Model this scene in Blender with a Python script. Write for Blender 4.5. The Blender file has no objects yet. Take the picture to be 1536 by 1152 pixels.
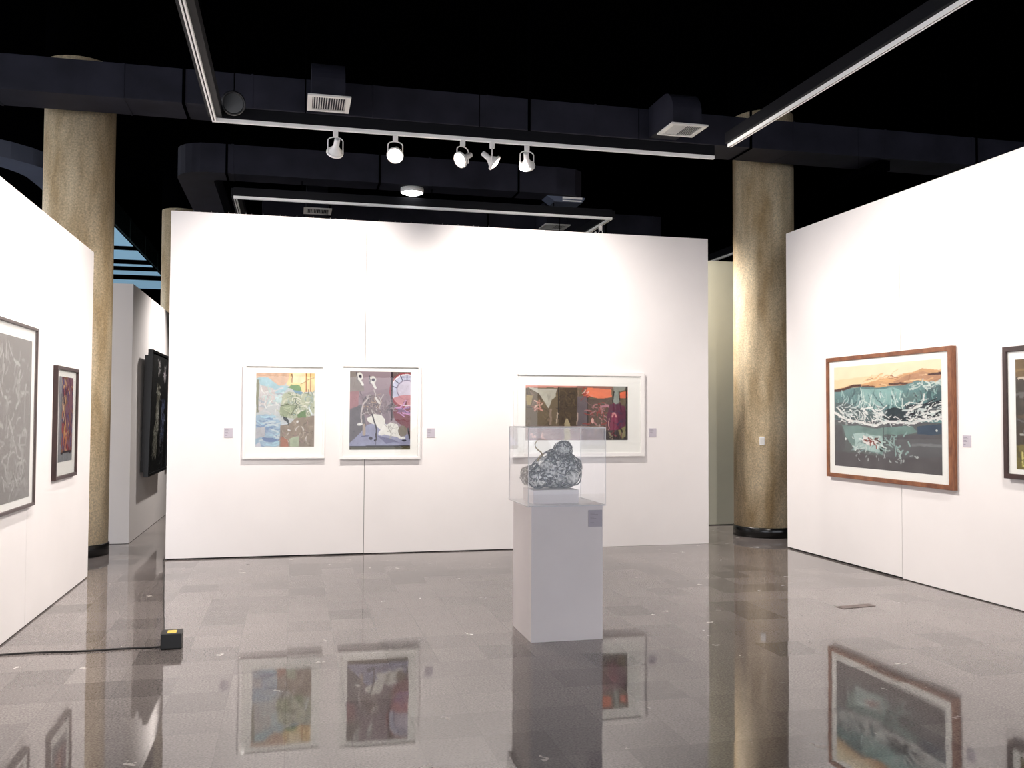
import bpy, bmesh, math, random
import numpy as np
from mathutils import Vector, Matrix, noise
from mathutils.bvhtree import BVHTree

random.seed(7)
R = math.radians
PI = math.pi
SC = bpy.context.scene
COL = SC.collection

# ---------------------------------------------------------------- camera
cam_d = bpy.data.cameras.new('camera')
cam = bpy.data.objects.new('camera', cam_d)
COL.objects.link(cam)
cam_d.sensor_fit = 'HORIZONTAL'
cam_d.sensor_width = 36.0
cam_d.lens = 1372.0 * 36.0 / 1536.0
cam_d.clip_start = 0.05
cam_d.clip_end = 200
m = Matrix(((0.9726, -0.0122, -0.2321), (-0.2324, -0.0319, -0.9721), (0.0045, 0.9994, -0.0338)))
cam.matrix_world = Matrix.Translation((0, 0, 1.5)) @ m.to_4x4()
SC.camera = cam

# ---------------------------------------------------------------- world (daylight entering the open side and front of the hall)
W = bpy.data.worlds.new('daylight')
SC.world = W
W.use_nodes = True
bg = W.node_tree.nodes['Background']
bg.inputs[0].default_value = (0.88, 0.91, 1.0, 1)
bg.inputs[1].default_value = 3.0

SC.view_settings.view_transform = 'Standard'
SC.view_settings.look = 'None'
SC.view_settings.gamma = 1.0
SC.view_settings.exposure = 0.25
SC.view_settings.use_curve_mapping = False

# lamp settings: (x, y of adapter on the track, aim point, power, lit bulb strength)
WARM = (1.0, 0.925, 0.87)

# ---------------------------------------------------------------- colours and materials
def lin(c):
    c = c / 255.0
    return c / 12.92 if c <= 0.04045 else ((c + 0.055) / 1.055) ** 2.4

def rgb(r, g, b):
    return (lin(r), lin(g), lin(b), 1.0)

def mat(name, col, rough=0.6, metal=0.0, nscale=0, namt=0.0, spec=0.5, bump=0.0, emit=None, estr=0.0):
    M = bpy.data.materials.new(name)
    M.use_nodes = True
    nt = M.node_tree
    b = nt.nodes['Principled BSDF']
    b.inputs['Base Color'].default_value = col
    b.inputs['Roughness'].default_value = rough
    b.inputs['Metallic'].default_value = metal
    b.inputs['Specular IOR Level'].default_value = spec
    if nscale:
        tc = nt.nodes.new('ShaderNodeTexCoord')
        n = nt.nodes.new('ShaderNodeTexNoise')
        n.inputs['Scale'].default_value = nscale
        n.inputs['Detail'].default_value = 5
        nt.links.new(tc.outputs['Object'], n.inputs['Vector'])
        mr = nt.nodes.new('ShaderNodeMapRange')
        mr.inputs['From Min'].default_value = 0.3
        mr.inputs['From Max'].default_value = 0.7
        mr.inputs['To Min'].default_value = 1 - namt
        mr.inputs['To Max'].default_value = 1 + namt
        nt.links.new(n.outputs['Fac'], mr.inputs['Value'])
        vm = nt.nodes.new('ShaderNodeVectorMath')
        vm.operation = 'SCALE'
        vm.inputs[0].default_value = col[:3]
        nt.links.new(mr.outputs[0], vm.inputs['Scale'])
        nt.links.new(vm.outputs[0], b.inputs['Base Color'])
        if bump:
            bp = nt.nodes.new('ShaderNodeBump')
            bp.inputs['Strength'].default_value = bump
            bp.inputs['Distance'].default_value = 0.01
            nt.links.new(n.outputs['Fac'], bp.inputs['Height'])
            nt.links.new(bp.outputs[0], b.inputs['Normal'])
    if emit:
        b.inputs['Emission Color'].default_value = emit
        b.inputs['Emission Strength'].default_value = estr
    return M

M_wall = mat('white_wall_paint', (0.83, 0.80, 0.79, 1), 0.75, nscale=1.7, namt=0.02, spec=0.2)
M_grey_wall = mat('grey_green_wall_paint', rgb(216, 218, 202), 0.8, nscale=1.2, namt=0.06, spec=0.2)
M_black = mat('black_paint', (0.0005, 0.0005, 0.0007, 1), 1.0, spec=0.0)
M_gap = mat('dark_gap_fill', (0.006, 0.006, 0.007, 1), 0.8)  # near-black wall core; also stands for shade in the track grooves
M_duct = mat('dark_duct_paint', (0.018, 0.018, 0.027, 1), 0.6, nscale=3.0, namt=0.3, spec=0.15)
M_channel = mat('black_channel_metal', (0.005, 0.005, 0.007, 1), 0.6, spec=0.15)
M_track = mat('white_track_metal', (0.92, 0.91, 0.89, 1), 0.4)
M_lampw = mat('white_lamp_enamel', (0.85, 0.83, 0.80, 1), 0.35)
M_bulb = mat('lit_bulb', (1, 1, 1, 1), 0.4, emit=(1.0, 0.82, 0.62, 1), estr=60)
M_bulb_soft = mat('lit_bulb_seen_aside', (1, 1, 1, 1), 0.4, emit=(1.0, 0.9, 0.78, 1), estr=10)
M_disc = mat('led_disc', (1, 1, 1, 1), 0.4, emit=(0.92, 0.96, 1.0, 1), estr=12)
M_vent = mat('vent_enamel', (0.72, 0.71, 0.68, 1), 0.45)
M_ventd = mat('vent_dark_inside', (0.10, 0.09, 0.075, 1), 0.7)
M_base = mat('black_glossy_skirting', (0.006, 0.006, 0.006, 1), 0.25, nscale=6, namt=0.3)
M_framew = mat('white_frame_lacquer', (0.84, 0.82, 0.80, 1), 0.4)
M_matw = mat('white_mount_board', (0.84, 0.83, 0.81, 1), 0.8, spec=0.1)
M_frameb = mat('dark_brown_frame_wood', rgb(52, 32, 30), 0.45, nscale=12, namt=0.3)
M_framek = mat('charcoal_frame_wood', rgb(74, 62, 60), 0.45, nscale=12, namt=0.2)
M_black_gloss = mat('black_frame_lacquer', (0.008, 0.008, 0.009, 1), 0.3)
M_label = mat('lavender_caption_card', rgb(186, 180, 190), 0.6)
M_ink = mat('grey_print', rgb(120, 115, 125), 0.7)
M_plinth = mat('white_plinth_paint', (0.86, 0.81, 0.81, 1), 0.6, nscale=2.5, namt=0.03, spec=0.25)
M_plas = mat('black_plastic', (0.004, 0.004, 0.004, 1), 0.45)
M_yel = mat('yellow_sticker', rgb(232, 200, 90), 0.5)
M_cable = mat('dark_cable_sheath', (0.012, 0.010, 0.010, 1), 0.5)
M_edge = mat('acrylic_edge', (0.80, 0.80, 0.82, 1), 0.25)
M_wire = mat('blackened_wire', (0.016, 0.018, 0.024, 1), 0.4, metal=0.3)
M_wiregold = mat('brass_coloured_wire', rgb(150, 128, 78), 0.4, metal=0.5)
M_panel_glow = mat('ceiling_panel_glow', (0.3, 0.5, 0.6, 1), 0.4, emit=(0.19, 0.33, 0.45, 1), estr=0.72)  # daylight on the far ceiling panels, put in as emission
M_teal = mat('dark_teal_fascia', rgb(40, 58, 60), 0.6, nscale=2, namt=0.3)
M_blueduct = mat('blue_lit_duct', (0.07, 0.085, 0.13, 1), 0.5, nscale=2, namt=0.15)  # blue daylight is mixed into this duct colour
M_switch = mat('white_plastic', (0.82, 0.82, 0.82, 1), 0.4)

def wood_mat():
    M = mat('brown_frame_wood', rgb(150, 88, 52), 0.4)
    nt = M.node_tree; b = nt.nodes['Principled BSDF']
    tc = nt.nodes.new('ShaderNodeTexCoord')
    mp = nt.nodes.new('ShaderNodeMapping'); mp.inputs['Scale'].default_value = (3, 30, 3)
    n = nt.nodes.new('ShaderNodeTexNoise'); n.inputs['Scale'].default_value = 4; n.inputs['Detail'].default_value = 6
    cr = nt.nodes.new('ShaderNodeValToRGB')
    cr.color_ramp.elements[0].position = 0.3; cr.color_ramp.elements[0].color = rgb(104, 60, 40)
    cr.color_ramp.elements[1].position = 0.7; cr.color_ramp.elements[1].color = rgb(148, 96, 64)
    nt.links.new(tc.outputs['Object'], mp.inputs[0]); nt.links.new(mp.outputs[0], n.inputs['Vector'])
    nt.links.new(n.outputs['Fac'], cr.inputs[0]); nt.links.new(cr.outputs[0], b.inputs['Base Color'])
    return M
M_wood = wood_mat()

def glass_mat(name, tint, strength):
    M = bpy.data.materials.new(name); M.use_nodes = True
    nt = M.node_tree; nt.nodes.clear()
    o = nt.nodes.new('ShaderNodeOutputMaterial')
    mx = nt.nodes.new('ShaderNodeMixShader')
    t = nt.nodes.new('ShaderNodeBsdfTransparent'); t.inputs[0].default_value = (*tint, 1)
    g = nt.nodes.new('ShaderNodeBsdfGlossy'); g.inputs['Roughness'].default_value = 0.01
    f = nt.nodes.new('ShaderNodeLayerWeight'); f.inputs['Blend'].default_value = 0.5
    pw = nt.nodes.new('ShaderNodeMath'); pw.operation = 'POWER'; pw.inputs[1].default_value = 5.0
    ad = nt.nodes.new('ShaderNodeMath'); ad.operation = 'MULTIPLY_ADD'; ad.inputs[1].default_value = 0.96; ad.inputs[2].default_value = 0.035
    ml = nt.nodes.new('ShaderNodeMath'); ml.operation = 'MULTIPLY'; ml.inputs[1].default_value = strength
    nt.links.new(f.outputs['Facing'], pw.inputs[0]); nt.links.new(pw.outputs[0], ad.inputs[0]); nt.links.new(ad.outputs[0], ml.inputs[0]); nt.links.new(ml.outputs[0], mx.inputs[0])
    nt.links.new(t.outputs[0], mx.inputs[1]); nt.links.new(g.outputs[0], mx.inputs[2])
    nt.links.new(mx.outputs[0], o.inputs[0])
    return M
M_glass = glass_mat('picture_glass', (0.985, 0.99, 0.985), 0.55)
M_acryl = glass_mat('clear_acrylic', (0.985, 0.985, 0.988), 0.8)

def floor_mat():
    M = bpy.data.materials.new('polished_granite_tiles'); M.use_nodes = True
    nt = M.node_tree; N = nt.nodes; L = nt.links; b = N['Principled BSDF']
    def node(t, **k):
        n = N.new(t)
        for a, v in k.items(): setattr(n, a, v)
        return n
    def mth(op, a, bv=None, c=None):
        n = node('ShaderNodeMath', operation=op)
        for i, v in enumerate((a, bv, c)):
            if v is None: continue
            if isinstance(v, (int, float)): n.inputs[i].default_value = v
            else: L.new(v, n.inputs[i])
        return n.outputs[0]
    tc = node('ShaderNodeTexCoord')
    sp = node('ShaderNodeSeparateXYZ'); L.new(tc.outputs['Object'], sp.inputs[0])
    tx = mth('DIVIDE', mth('ADD', sp.outputs[0], 0.02), 0.30)
    ty = mth('DIVIDE', mth('ADD', sp.outputs[1], -0.02), 0.325)
    cb = node('ShaderNodeCombineXYZ')
    L.new(mth('FLOOR', tx), cb.inputs[0]); L.new(mth('FLOOR', ty), cb.inputs[1])
    wn = node('ShaderNodeTexWhiteNoise', noise_dimensions='3D'); L.new(cb.outputs[0], wn.inputs[0])
    fx = mth('FRACT', tx); fy = mth('FRACT', ty)
    ex = mth('MINIMUM', fx, mth('SUBTRACT', 1.0, fx)); ey = mth('MINIMUM', fy, mth('SUBTRACT', 1.0, fy))
    e = mth('MINIMUM', ex, ey)
    joint = mth('LESS_THAN', e, 0.006)
    # granite grain
    n1 = node('ShaderNodeTexNoise'); n1.inputs['Scale'].default_value = 95; n1.inputs['Detail'].default_value = 3
    L.new(tc.outputs['Object'], n1.inputs['Vector'])
    n2 = node('ShaderNodeTexNoise'); n2.inputs['Scale'].default_value = 0.7; n2.inputs['Detail'].default_value = 4
    L.new(tc.outputs['Object'], n2.inputs['Vector'])
    # tile tone, squared so that most tiles stay alike and a few are darker
    tone = mth('MULTIPLY', mth('POWER', wn.outputs[0], 2.2), -0.40)
    tone = mth('ADD', tone, 1.10)
    grain = mth('MULTIPLY_ADD', mth('SUBTRACT', n1.outputs['Fac'], 0.5), 2.2, 1.0)
    patch = mth('MULTIPLY_ADD', mth('SUBTRACT', n2.outputs['Fac'], 0.5), 0.5, 1.0)
    v = mth('MULTIPLY', mth('MULTIPLY', tone, grain), patch)
    # pale chips: stretched voronoi cells
    mp = node('ShaderNodeMapping'); mp.inputs['Scale'].default_value = (1.0, 0.8, 1); mp.inputs['Rotation'].default_value = (0, 0, 0.3)
    L.new(tc.outputs['Object'], mp.inputs[0])
    vo = node('ShaderNodeTexVoronoi'); vo.inputs['Scale'].default_value = 4.6; vo.inputs['Randomness'].default_value = 1
    nd = node('ShaderNodeTexNoise'); nd.inputs['Scale'].default_value = 18
    L.new(tc.outputs['Object'], nd.inputs['Vector'])
    va = node('ShaderNodeVectorMath', operation='MULTIPLY_ADD')
    L.new(nd.outputs['Color'], va.inputs[0]); va.inputs[1].default_value = (0.16, 0.12, 0); L.new(mp.outputs[0], va.inputs[2])
    L.new(va.outputs[0], vo.inputs['Vector'])
    chip = mth('LESS_THAN', vo.outputs['Distance'], 0.072)
    sc = node('ShaderNodeSeparateColor'); L.new(vo.outputs['Color'], sc.inputs[0])
    light = mth('MULTIPLY', chip, mth('GREATER_THAN', sc.outputs[0], 0.45))
    dark = mth('MULTIPLY', chip, mth('LESS_THAN', sc.outputs[0], 0.18))
    cA = node('ShaderNodeVectorMath', operation='SCALE'); cA.inputs[0].default_value = (0.212, 0.188, 0.180); L.new(v, cA.inputs['Scale'])
    def mix(f, a, col):
        x = node('ShaderNodeMix', data_type='RGBA'); L.new(f, x.inputs[0]); L.new(a, x.inputs[6]); x.inputs[7].default_value = col
        return x.outputs[2]
    c = mix(mth('MULTIPLY', joint, 0.35), cA.outputs[0], (0.05, 0.045, 0.042, 1))
    c = mix(mth('MULTIPLY', light, 0.8), c, (0.66, 0.62, 0.59, 1))
    c = mix(mth('MULTIPLY', dark, 0.85), c, (0.02, 0.018, 0.018, 1))
    L.new(c, b.inputs['Base Color'])
    rg = mth('ADD', mth('MULTIPLY', wn.outputs[1] if False else wn.outputs[0], 0.025), 0.022)
    rg = mth('ADD', rg, mth('MULTIPLY', chip, 0.3))
    L.new(rg, b.inputs['Roughness'])
    b.inputs['IOR'].default_value = 1.56
    # each tile lies with a very slight tilt of its own
    cs = node('ShaderNodeVectorMath', operation='SUBTRACT'); L.new(wn.outputs['Color'], cs.inputs[0]); cs.inputs[1].default_value = (0.5, 0.5, 0.5)
    cm = node('ShaderNodeVectorMath', operation='MULTIPLY'); L.new(cs.outputs[0], cm.inputs[0]); cm.inputs[1].default_value = (0.0035, 0.0035, 0)
    ge = node('ShaderNodeNewGeometry')
    ca = node('ShaderNodeVectorMath', operation='ADD'); L.new(cm.outputs[0], ca.inputs[0]); L.new(ge.outputs['Normal'], ca.inputs[1])
    cn = node('ShaderNodeVectorMath', operation='NORMALIZE'); L.new(ca.outputs[0], cn.inputs[0])
    L.new(cn.outputs[0], b.inputs['Normal'])
    return M
M_floor = floor_mat()

def column_mat():
    M = bpy.data.materials.new('speckled_exposed_concrete'); M.use_nodes = True
    nt = M.node_tree; N = nt.nodes; L = nt.links; b = N['Principled BSDF']
    tc = N.new('ShaderNodeTexCoord')
    n = N.new('ShaderNodeTexNoise'); n.inputs['Scale'].default_value = 60; n.inputs['Detail'].default_value = 4
    L.new(tc.outputs['Object'], n.inputs['Vector'])
    mp = N.new('ShaderNodeMapping'); mp.inputs['Scale'].default_value = (3, 3, 0.7); L.new(tc.outputs['Object'], mp.inputs[0])
    n2 = N.new('ShaderNodeTexNoise'); n2.inputs['Scale'].default_value = 1.6; n2.inputs['Detail'].default_value = 6
    L.new(mp.outputs[0], n2.inputs['Vector'])
    cr = N.new('ShaderNodeValToRGB')
    cr.color_ramp.elements[0].position = 0.32; cr.color_ramp.elements[0].color = rgb(178, 152, 112)
    cr.color_ramp.elements[1].position = 0.70; cr.color_ramp.elements[1].color = rgb(236, 218, 184)
    L.new(n2.outputs['Fac'], cr.inputs[0])
    mr = N.new('ShaderNodeMapRange'); mr.inputs['From Min'].default_value = 0.3; mr.inputs['From Max'].default_value = 0.7
    mr.inputs['To Min'].default_value = 0.72; mr.inputs['To Max'].default_value = 1.22
    L.new(n.outputs['Fac'], mr.inputs[0])
    v = N.new('ShaderNodeVectorMath'); v.operation = 'SCALE'; L.new(cr.outputs[0], v.inputs[0]); L.new(mr.outputs[0], v.inputs['Scale'])
    L.new(v.outputs[0], b.inputs['Base Color'])
    b.inputs['Roughness'].default_value = 0.7
    bp = N.new('ShaderNodeBump'); bp.inputs['Strength'].default_value = 0.4; bp.inputs['Distance'].default_value = 0.004
    L.new(n.outputs['Fac'], bp.inputs['Height']); L.new(bp.outputs[0], b.inputs['Normal'])
    return M
M_col = column_mat()

def paint_mat(name, rough=0.7):
    M = bpy.data.materials.new(name); M.use_nodes = True
    nt = M.node_tree; b = nt.nodes['Principled BSDF']
    a = nt.nodes.new('ShaderNodeAttribute'); a.attribute_name = 'ink'
    nt.links.new(a.outputs['Color'], b.inputs['Base Color'])
    b.inputs['Roughness'].default_value = rough
    b.inputs['Specular IOR Level'].default_value = 0.2
    return M
M_print = paint_mat('printed_paper')

# ---------------------------------------------------------------- mesh helpers
class MB:
    def __init__(s):
        s.bm = bmesh.new()
    def box(s, x0, x1, y0, y1, z0, z1, bev=0.0, mi=0):
        r = bmesh.ops.create_cube(s.bm, size=1.0)
        vs = r['verts']
        for v in vs:
            v.co = Vector((x0 + (v.co.x + .5) * (x1 - x0), y0 + (v.co.y + .5) * (y1 - y0), z0 + (v.co.z + .5) * (z1 - z0)))
        fs = {f for v in vs for f in v.link_faces}
        for f in fs: f.material_index = mi
        if bev > 0:
            es = list({e for v in vs for e in v.link_edges})
            bmesh.ops.bevel(s.bm, geom=es, offset=bev, segments=2, profile=0.7, affect='EDGES')
        return s
    def prism(s, pts, a, b, axis='x', mi=0):
        """outline pts extruded from a to b along an axis"""
        def P(p, t):
            return {'x': (t, p[0], p[1]), 'y': (p[0], t, p[1]), 'z': (p[0], p[1], t)}[axis]
        A = [s.bm.verts.new(P(p, a)) for p in pts]; B = [s.bm.verts.new(P(p, b)) for p in pts]
        n = len(pts)
        fs = [s.bm.faces.new(A), s.bm.faces.new(B[::-1])]
        for i in range(n):
            fs.append(s.bm.faces.new((A[i], B[i], B[(i + 1) % n], A[(i + 1) % n])))
        for f in fs: f.material_index = mi
        return s
    def lathe(s, prof, n=32, M=Matrix(), mi=0, caps=True):
        rings = []
        for r, z in prof:
            rings.append([s.bm.verts.new(M @ Vector((r * math.cos(2 * PI * i / n), r * math.sin(2 * PI * i / n), z))) for i in range(n)])
        for a, b in zip(rings, rings[1:]):
            for i in range(n):
                f = s.bm.faces.new((a[i], a[(i + 1) % n], b[(i + 1) % n], b[i])); f.smooth = True; f.material_index = mi
        if caps:
            f = s.bm.faces.new(rings[0][::-1]); f.material_index = mi
            f = s.bm.faces.new(rings[-1]); f.material_index = mi
        return s
    def tube(s, pts, r, n=8, mi=0, closed=False):
        pts = [Vector(p) for p in pts]; k = len(pts); rings = []
        up = Vector((0.13, 0.21, 1)).normalized()
        for i, p in enumerate(pts):
            if closed: t = pts[(i + 1) % k] - pts[i - 1]
            else: t = pts[min(i + 1, k - 1)] - pts[max(i - 1, 0)]
            t.normalize()
            u = up - t * up.dot(t)
            if u.length < 1e-3: u = t.orthogonal()
            u.normalize(); w = t.cross(u)
            rr = r[i] if isinstance(r, (list, tuple)) else r
            rings.append([s.bm.verts.new(p + u * (rr * math.cos(2 * PI * j / n)) + w * (rr * math.sin(2 * PI * j / n))) for j in range(n)])
        prs = list(zip(rings, rings[1:])) + ([(rings[-1], rings[0])] if closed else [])
        for a, b in prs:
            for j in range(n):
                f = s.bm.faces.new((a[j], a[(j + 1) % n], b[(j + 1) % n], b[j])); f.smooth = True; f.material_index = mi
        if not closed:
            s.bm.faces.new(rings[0][::-1]).material_index = mi; s.bm.faces.new(rings[-1]).material_index = mi
        return s
    def build(s, name, mats, parent=None, loc=None, rot=None):
        bmesh.ops.recalc_face_normals(s.bm, faces=s.bm.faces)
        me = bpy.data.meshes.new(name); s.bm.to_mesh(me); s.bm.free()
        for mm in (mats if isinstance(mats, (list, tuple)) else [mats]): me.materials.append(mm)
        o = bpy.data.objects.new(name, me); COL.objects.link(o)
        if parent: o.parent = parent
        if loc: o.location = loc
        if rot: o.rotation_euler = rot
        return o

def tag(o, label, cat, group=None):
    o['label'] = label; o['category'] = cat
    if group: o['group'] = group
    return o

def struct(o):
    o['kind'] = 'structure'; return o

def empty(name, loc, rz=0.0):
    o = bpy.data.objects.new(name, None); COL.objects.link(o)
    o.location = loc; o.rotation_euler = (0, 0, rz); o.empty_display_size = 0.1
    return o

def copy_tree(o, parent=None):
    c = o.copy(); COL.objects.link(c); c.parent = parent
    for ch in o.children: copy_tree(ch, c)
    return c

# ================================================================ SETTING
struct(MB().box(-12, 16, -5, 32, -0.1, 0).build('floor', M_floor))
struct(MB().box(-12, 16, -5, 32, 5.9, 6.1).build('ceiling', M_black))
struct(MB().box(-12, 16, 32, 32.2, 0, 5.9).build('wall_hall_end', M_black))
struct(MB().box(-12, 16, -5.2, -5.0, 2.5, 5.9).build('wall_light_shield', M_black))  # unseen bulkhead, added to keep front daylight off the ducts
struct(MB().box(16, 16.2, -5, 32.2, 0, 5.9).build('wall_hall_right', M_black))
struct(MB().box(-12.2, -12, 22, 32.2, 0, 5.9).build('wall_hall_left', M_black))

def partition(name, axis, face, thick, spans, h, gaps):
    """a run of painted panels; axis = direction of the run, face = coordinate of the picture side"""
    b = MB()
    a, c = sorted((face, face + thick))
    for (s0, s1), g in zip(spans, gaps):
        lo, hi = s0 + 0.0025, s1 - 0.0025
        if axis == 'x': b.box(lo, hi, a, c, g, h, 0.0015)
        else: b.box(a, c, lo, hi, g, h, 0.0015)
    o = struct(b.build(name, M_wall))
    k = MB()
    i, j = a + 0.02, c - 0.02
    s0, s1 = spans[0][0] + 0.02, spans[-1][1] - 0.02
    if axis == 'x': k.box(s0, s1, i, j, 0.0, h - 0.02)
    else: k.box(i, j, s0, s1, 0.0, h - 0.02)
    p = k.build('panel_core', M_gap, o)
    return o

partition('wall_back', 'x', 9.965, 0.10, [(-1.258, 0.75), (0.75, 2.765), (2.765, 4.765)], 3.60, [0.014, 0.011, 0.001])
partition('wall_left', 'y', -1.81, -0.10, [(1.0, 3.03), (3.03, 5.05), (5.05, 7.06), (7.06, 9.078)], 2.985, [0.012, 0.012, 0.011, 0.011])
partition('wall_right', 'y', 5.49, 0.10, [(-0.6, 1.38), (1.38, 3.4), (3.4, 5.42), (5.42, 7.43), (7.43, 9.452)], 3.60, [0.006, 0.006, 0.009, 0.009, 0.017])
partition('wall_passage_left', 'y', -1.823, -0.27, [(11.3, 13.3), (13.3, 15.3), (15.3, 17.3)], 3.0, [0.004, 0.004, 0.004])
o = struct(MB().box(4.9, 9.5, 11.6, 11.7, 0.012, 3.643, 0.002).build('wall_passage_right', M_grey_wall))
MB().box(4.92, 9.48, 11.62, 11.68, 0, 3.5).build('panel_core', M_gap, o)
# serrated strip along the head of the back wall
b = MB()
for i in range(60):
    x = -1.22 + i * 0.0585
    if 0.62 < x < 0.80: continue
    b.box(x, x + 0.007, 10.03, 10.036, 3.60, 3.60 + 0.030 - 0.007 * (i % 3))
b.box(-1.25, 2.3, 10.027, 10.039, 3.60, 3.606)
tag(b.build('clip_strip', mat('dull_grey_metal', (0.12, 0.12, 0.12, 1), 0.6)), 'toothed metal clip strip along the top of the back wall', 'strip')

# ---------------------------------------------------------------- columns
def column(x, y, r, label, grp=None, zt=5.22):
    root = empty('concrete_column', (x, y, 0))
    b = MB(); b.lathe([(r, 0.10), (r, zt)], 64)
    b.build('shaft', M_col, root)
    b = MB(); b.lathe([(r + 0.004, zt), (r + 0.004, 5.9)], 64)
    b.build('painted_head', M_black, root)
    b = MB(); b.lathe([(r + 0.012, 0.0), (r + 0.012, 0.115), (r + 0.004, 0.125)], 64)
    b.build('skirting', M_base, root)
    return tag(root, label, 'column')
column(-2.262, 10.55, 0.35, 'round speckled concrete column standing behind the end of the left wall')
column(5.825, 10.58, 0.378, 'round brown concrete column beside the end of the right wall', zt=5.32)
column(-2.04, 17.75, 0.35, 'distant pale column just showing past the top left corner of the back wall')

s = empty('notice_plate', (5.62, 10.262, 1.145))
s.rotation_euler = (0, 0, R(-28))
MB().box(-0.03, 0.03, -0.024, 0.03, 0, 0.10, 0.006).build('housing', M_switch, s)
MB().box(-0.022, 0.022, -0.0265, -0.023, 0.012, 0.085, 0.001).build('cover', M_vent, s)
tag(s, 'small white box fixed to the right concrete column at chest height', 'box')

# ================================================================ LIGHT TRACKS
def track(name, pts_boxes, label, zt=4.0):
    """pts_boxes: list of (x0,x1,y0,y1) runs of white track with black carrier channel above"""
    root = empty(name, (pts_boxes[0][0], pts_boxes[0][2], zt))
    ox, oy = pts_boxes[0][0], pts_boxes[0][2]
    for (x0, x1, y0, y1) in pts_boxes:
        alongx = (x1 - x0) > (y1 - y0)
        b = MB(); x0 -= ox; x1 -= ox; y0 -= oy; y1 -= oy
        if alongx:
            b.prism([(y0, 0), (y0 + 0.012, 0), (y0 + 0.012, 0.006), (y1 - 0.012, 0.006), (y1 - 0.012, 0), (y1, 0), (y1, 0.03), (y0, 0.03)], x0, x1, 'x')
        else:
            b.prism([(x0, 0), (x0 + 0.012, 0), (x0 + 0.012, 0.006), (x1 - 0.012, 0.006), (x1 - 0.012, 0), (x1, 0), (x1, 0.03), (x0, 0.03)], y0, y1, 'y')
        b.build('track_rail', M_track, root)
        b = MB()
        if alongx: b.box(x0, x1, y0 + 0.0125, y1 - 0.0125, 0.003, 0.0058)
        else: b.box(x0 + 0.0125, x1 - 0.0125, y0, y1, 0.003, 0.0058)
        b.build('groove_shade', M_gap, root)  # dark strip stands in for the shade inside the rail groove
        b = MB()
        if alongx: b.box(x0, x1, y0 - 0.002, y1 + 0.05, 0.031, 0.13, 0.004)
        else: b.box(x0 - 0.03, x1 + 0.05, y0, y1 - 0.003, 0.031, 0.13, 0.004)
        b.build('carrier_channel', M_channel, root)
        # threaded hangers
        n = 3
        for i in range(n):
            t = (i + 0.5) / n
            hx = x0 + (x1 - x0) * t if alongx else (x0 + x1) / 2
            hy = (y0 + y1) / 2 if alongx else y0 + (y1 - y0) * t
            MB().tube([(hx, hy, 0.13), (hx, hy, 1.897)], 0.005, 6).build('hanger_rod', M_black, root)
    return tag(root, label, 'track')
track('lighting_track', [(-0.707, 3.955, 8.12, 8.155)], 'white lighting track carrying five spotlights in front of the back wall')
track('lighting_track', [(-0.707, -0.672, 0.6, 8.118)], 'white lighting track running overhead towards the viewer on the left')
track('lighting_track', [(3.90, 3.935, 0.6, 7.74)], 'white lighting track in a dark channel running overhead on the right')
track('lighting_track', [(-0.707, 3.935, 11.0, 11.035), (-0.707, -0.672, 11.037, 15.6), (3.90, 3.935, 11.037, 15.6)], 'white U shaped lighting track just above and behind the top of the back wall')
track('lighting_track', [(6.58, 6.615, 11.9, 15.6)], 'short white lighting track seen above the grey green wall beside the right column')

# ================================================================ SPOTLIGHTS
def spotlight(x, y, aim, power, bulb, label, zt=4.0, yoke_rz=None, group='track spotlights', cone=80, radius=0.05, head=None):
    """aim = point the beam falls on; head = optional explicit direction of the lamp head"""
    root = empty('track_spotlight', (x, y, zt))
    MB().box(-0.022, 0.022, -0.014, 0.014, -0.055, 0.004, 0.004).build('adapter', M_lampw, root)
    d = Vector(aim) - Vector((x, y, zt - 0.17)) if head is None else Vector(head)
    d.normalize()
    az = math.atan2(d.y, d.x) - PI / 2 if yoke_rz is None else yoke_rz
    a = 0.066
    pts = []
    for i in range(5): pts.append((-a, 0, -0.20 + i * 0.027))
    for i in range(9):
        t = PI - i * PI / 8
        pts.append((a * math.cos(t) * (1 if abs(math.cos(t)) > .99 else 1.0), 0, -0.092 + 0.034 * math.sin(t)))
    for i in range(5): pts.append((a, 0, -0.092 - i * 0.027))
    MB().tube(pts, 0.0052, 8).build('yoke', M_lampw, root, rot=(0, 0, az))
    # lamp head: local -Z is the beam
    q = d.to_track_quat('-Z', 'Y').to_euler()
    h = MB()
    h.lathe([(0.020, 0.115), (0.024, 0.112), (0.026, 0.040), (0.030, 0.030), (0.034, 0.025), (0.062, -0.018), (0.066, -0.022)], 28)
    ho = h.build('lamp_head', M_lampw, root, loc=(0, 0, -0.17), rot=q)
    MB().lathe([(0.062, -0.020), (0.074, -0.020), (0.076, -0.028), (0.074, -0.040), (0.064, -0.042), (0.062, -0.020)], 32, caps=False).build('rim', M_lampw, ho)
    if bulb is not None:
        MB().lathe([(0.001, -0.056), (0.030, -0.052), (0.052, -0.042), (0.062, -0.030), (0.060, -0.024)], 28).build('bulb', bulb, ho)
    else:
        MB().lathe([(0.001, -0.050), (0.030, -0.046), (0.060, -0.034), (0.060, -0.024)], 28).build('bulb', M_bulb_soft, ho)
    if power > 0:
        L = bpy.data.lights.new('spot_beam', 'SPOT')
        L.energy = power; L.color = WARM; L.spot_size = R(cone); L.spot_blend = 1.0
        L.shadow_soft_size = radius
        lo = bpy.data.objects.new('spot_beam', L); COL.objects.link(lo)
        lo.location = Vector((x, y, zt - 0.17)) + d * 0.10
        lo.rotation_euler = (Vector(aim) - lo.location).to_track_quat('-Z', 'Y').to_euler()
    return tag(root, label, 'spotlight', group)

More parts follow.
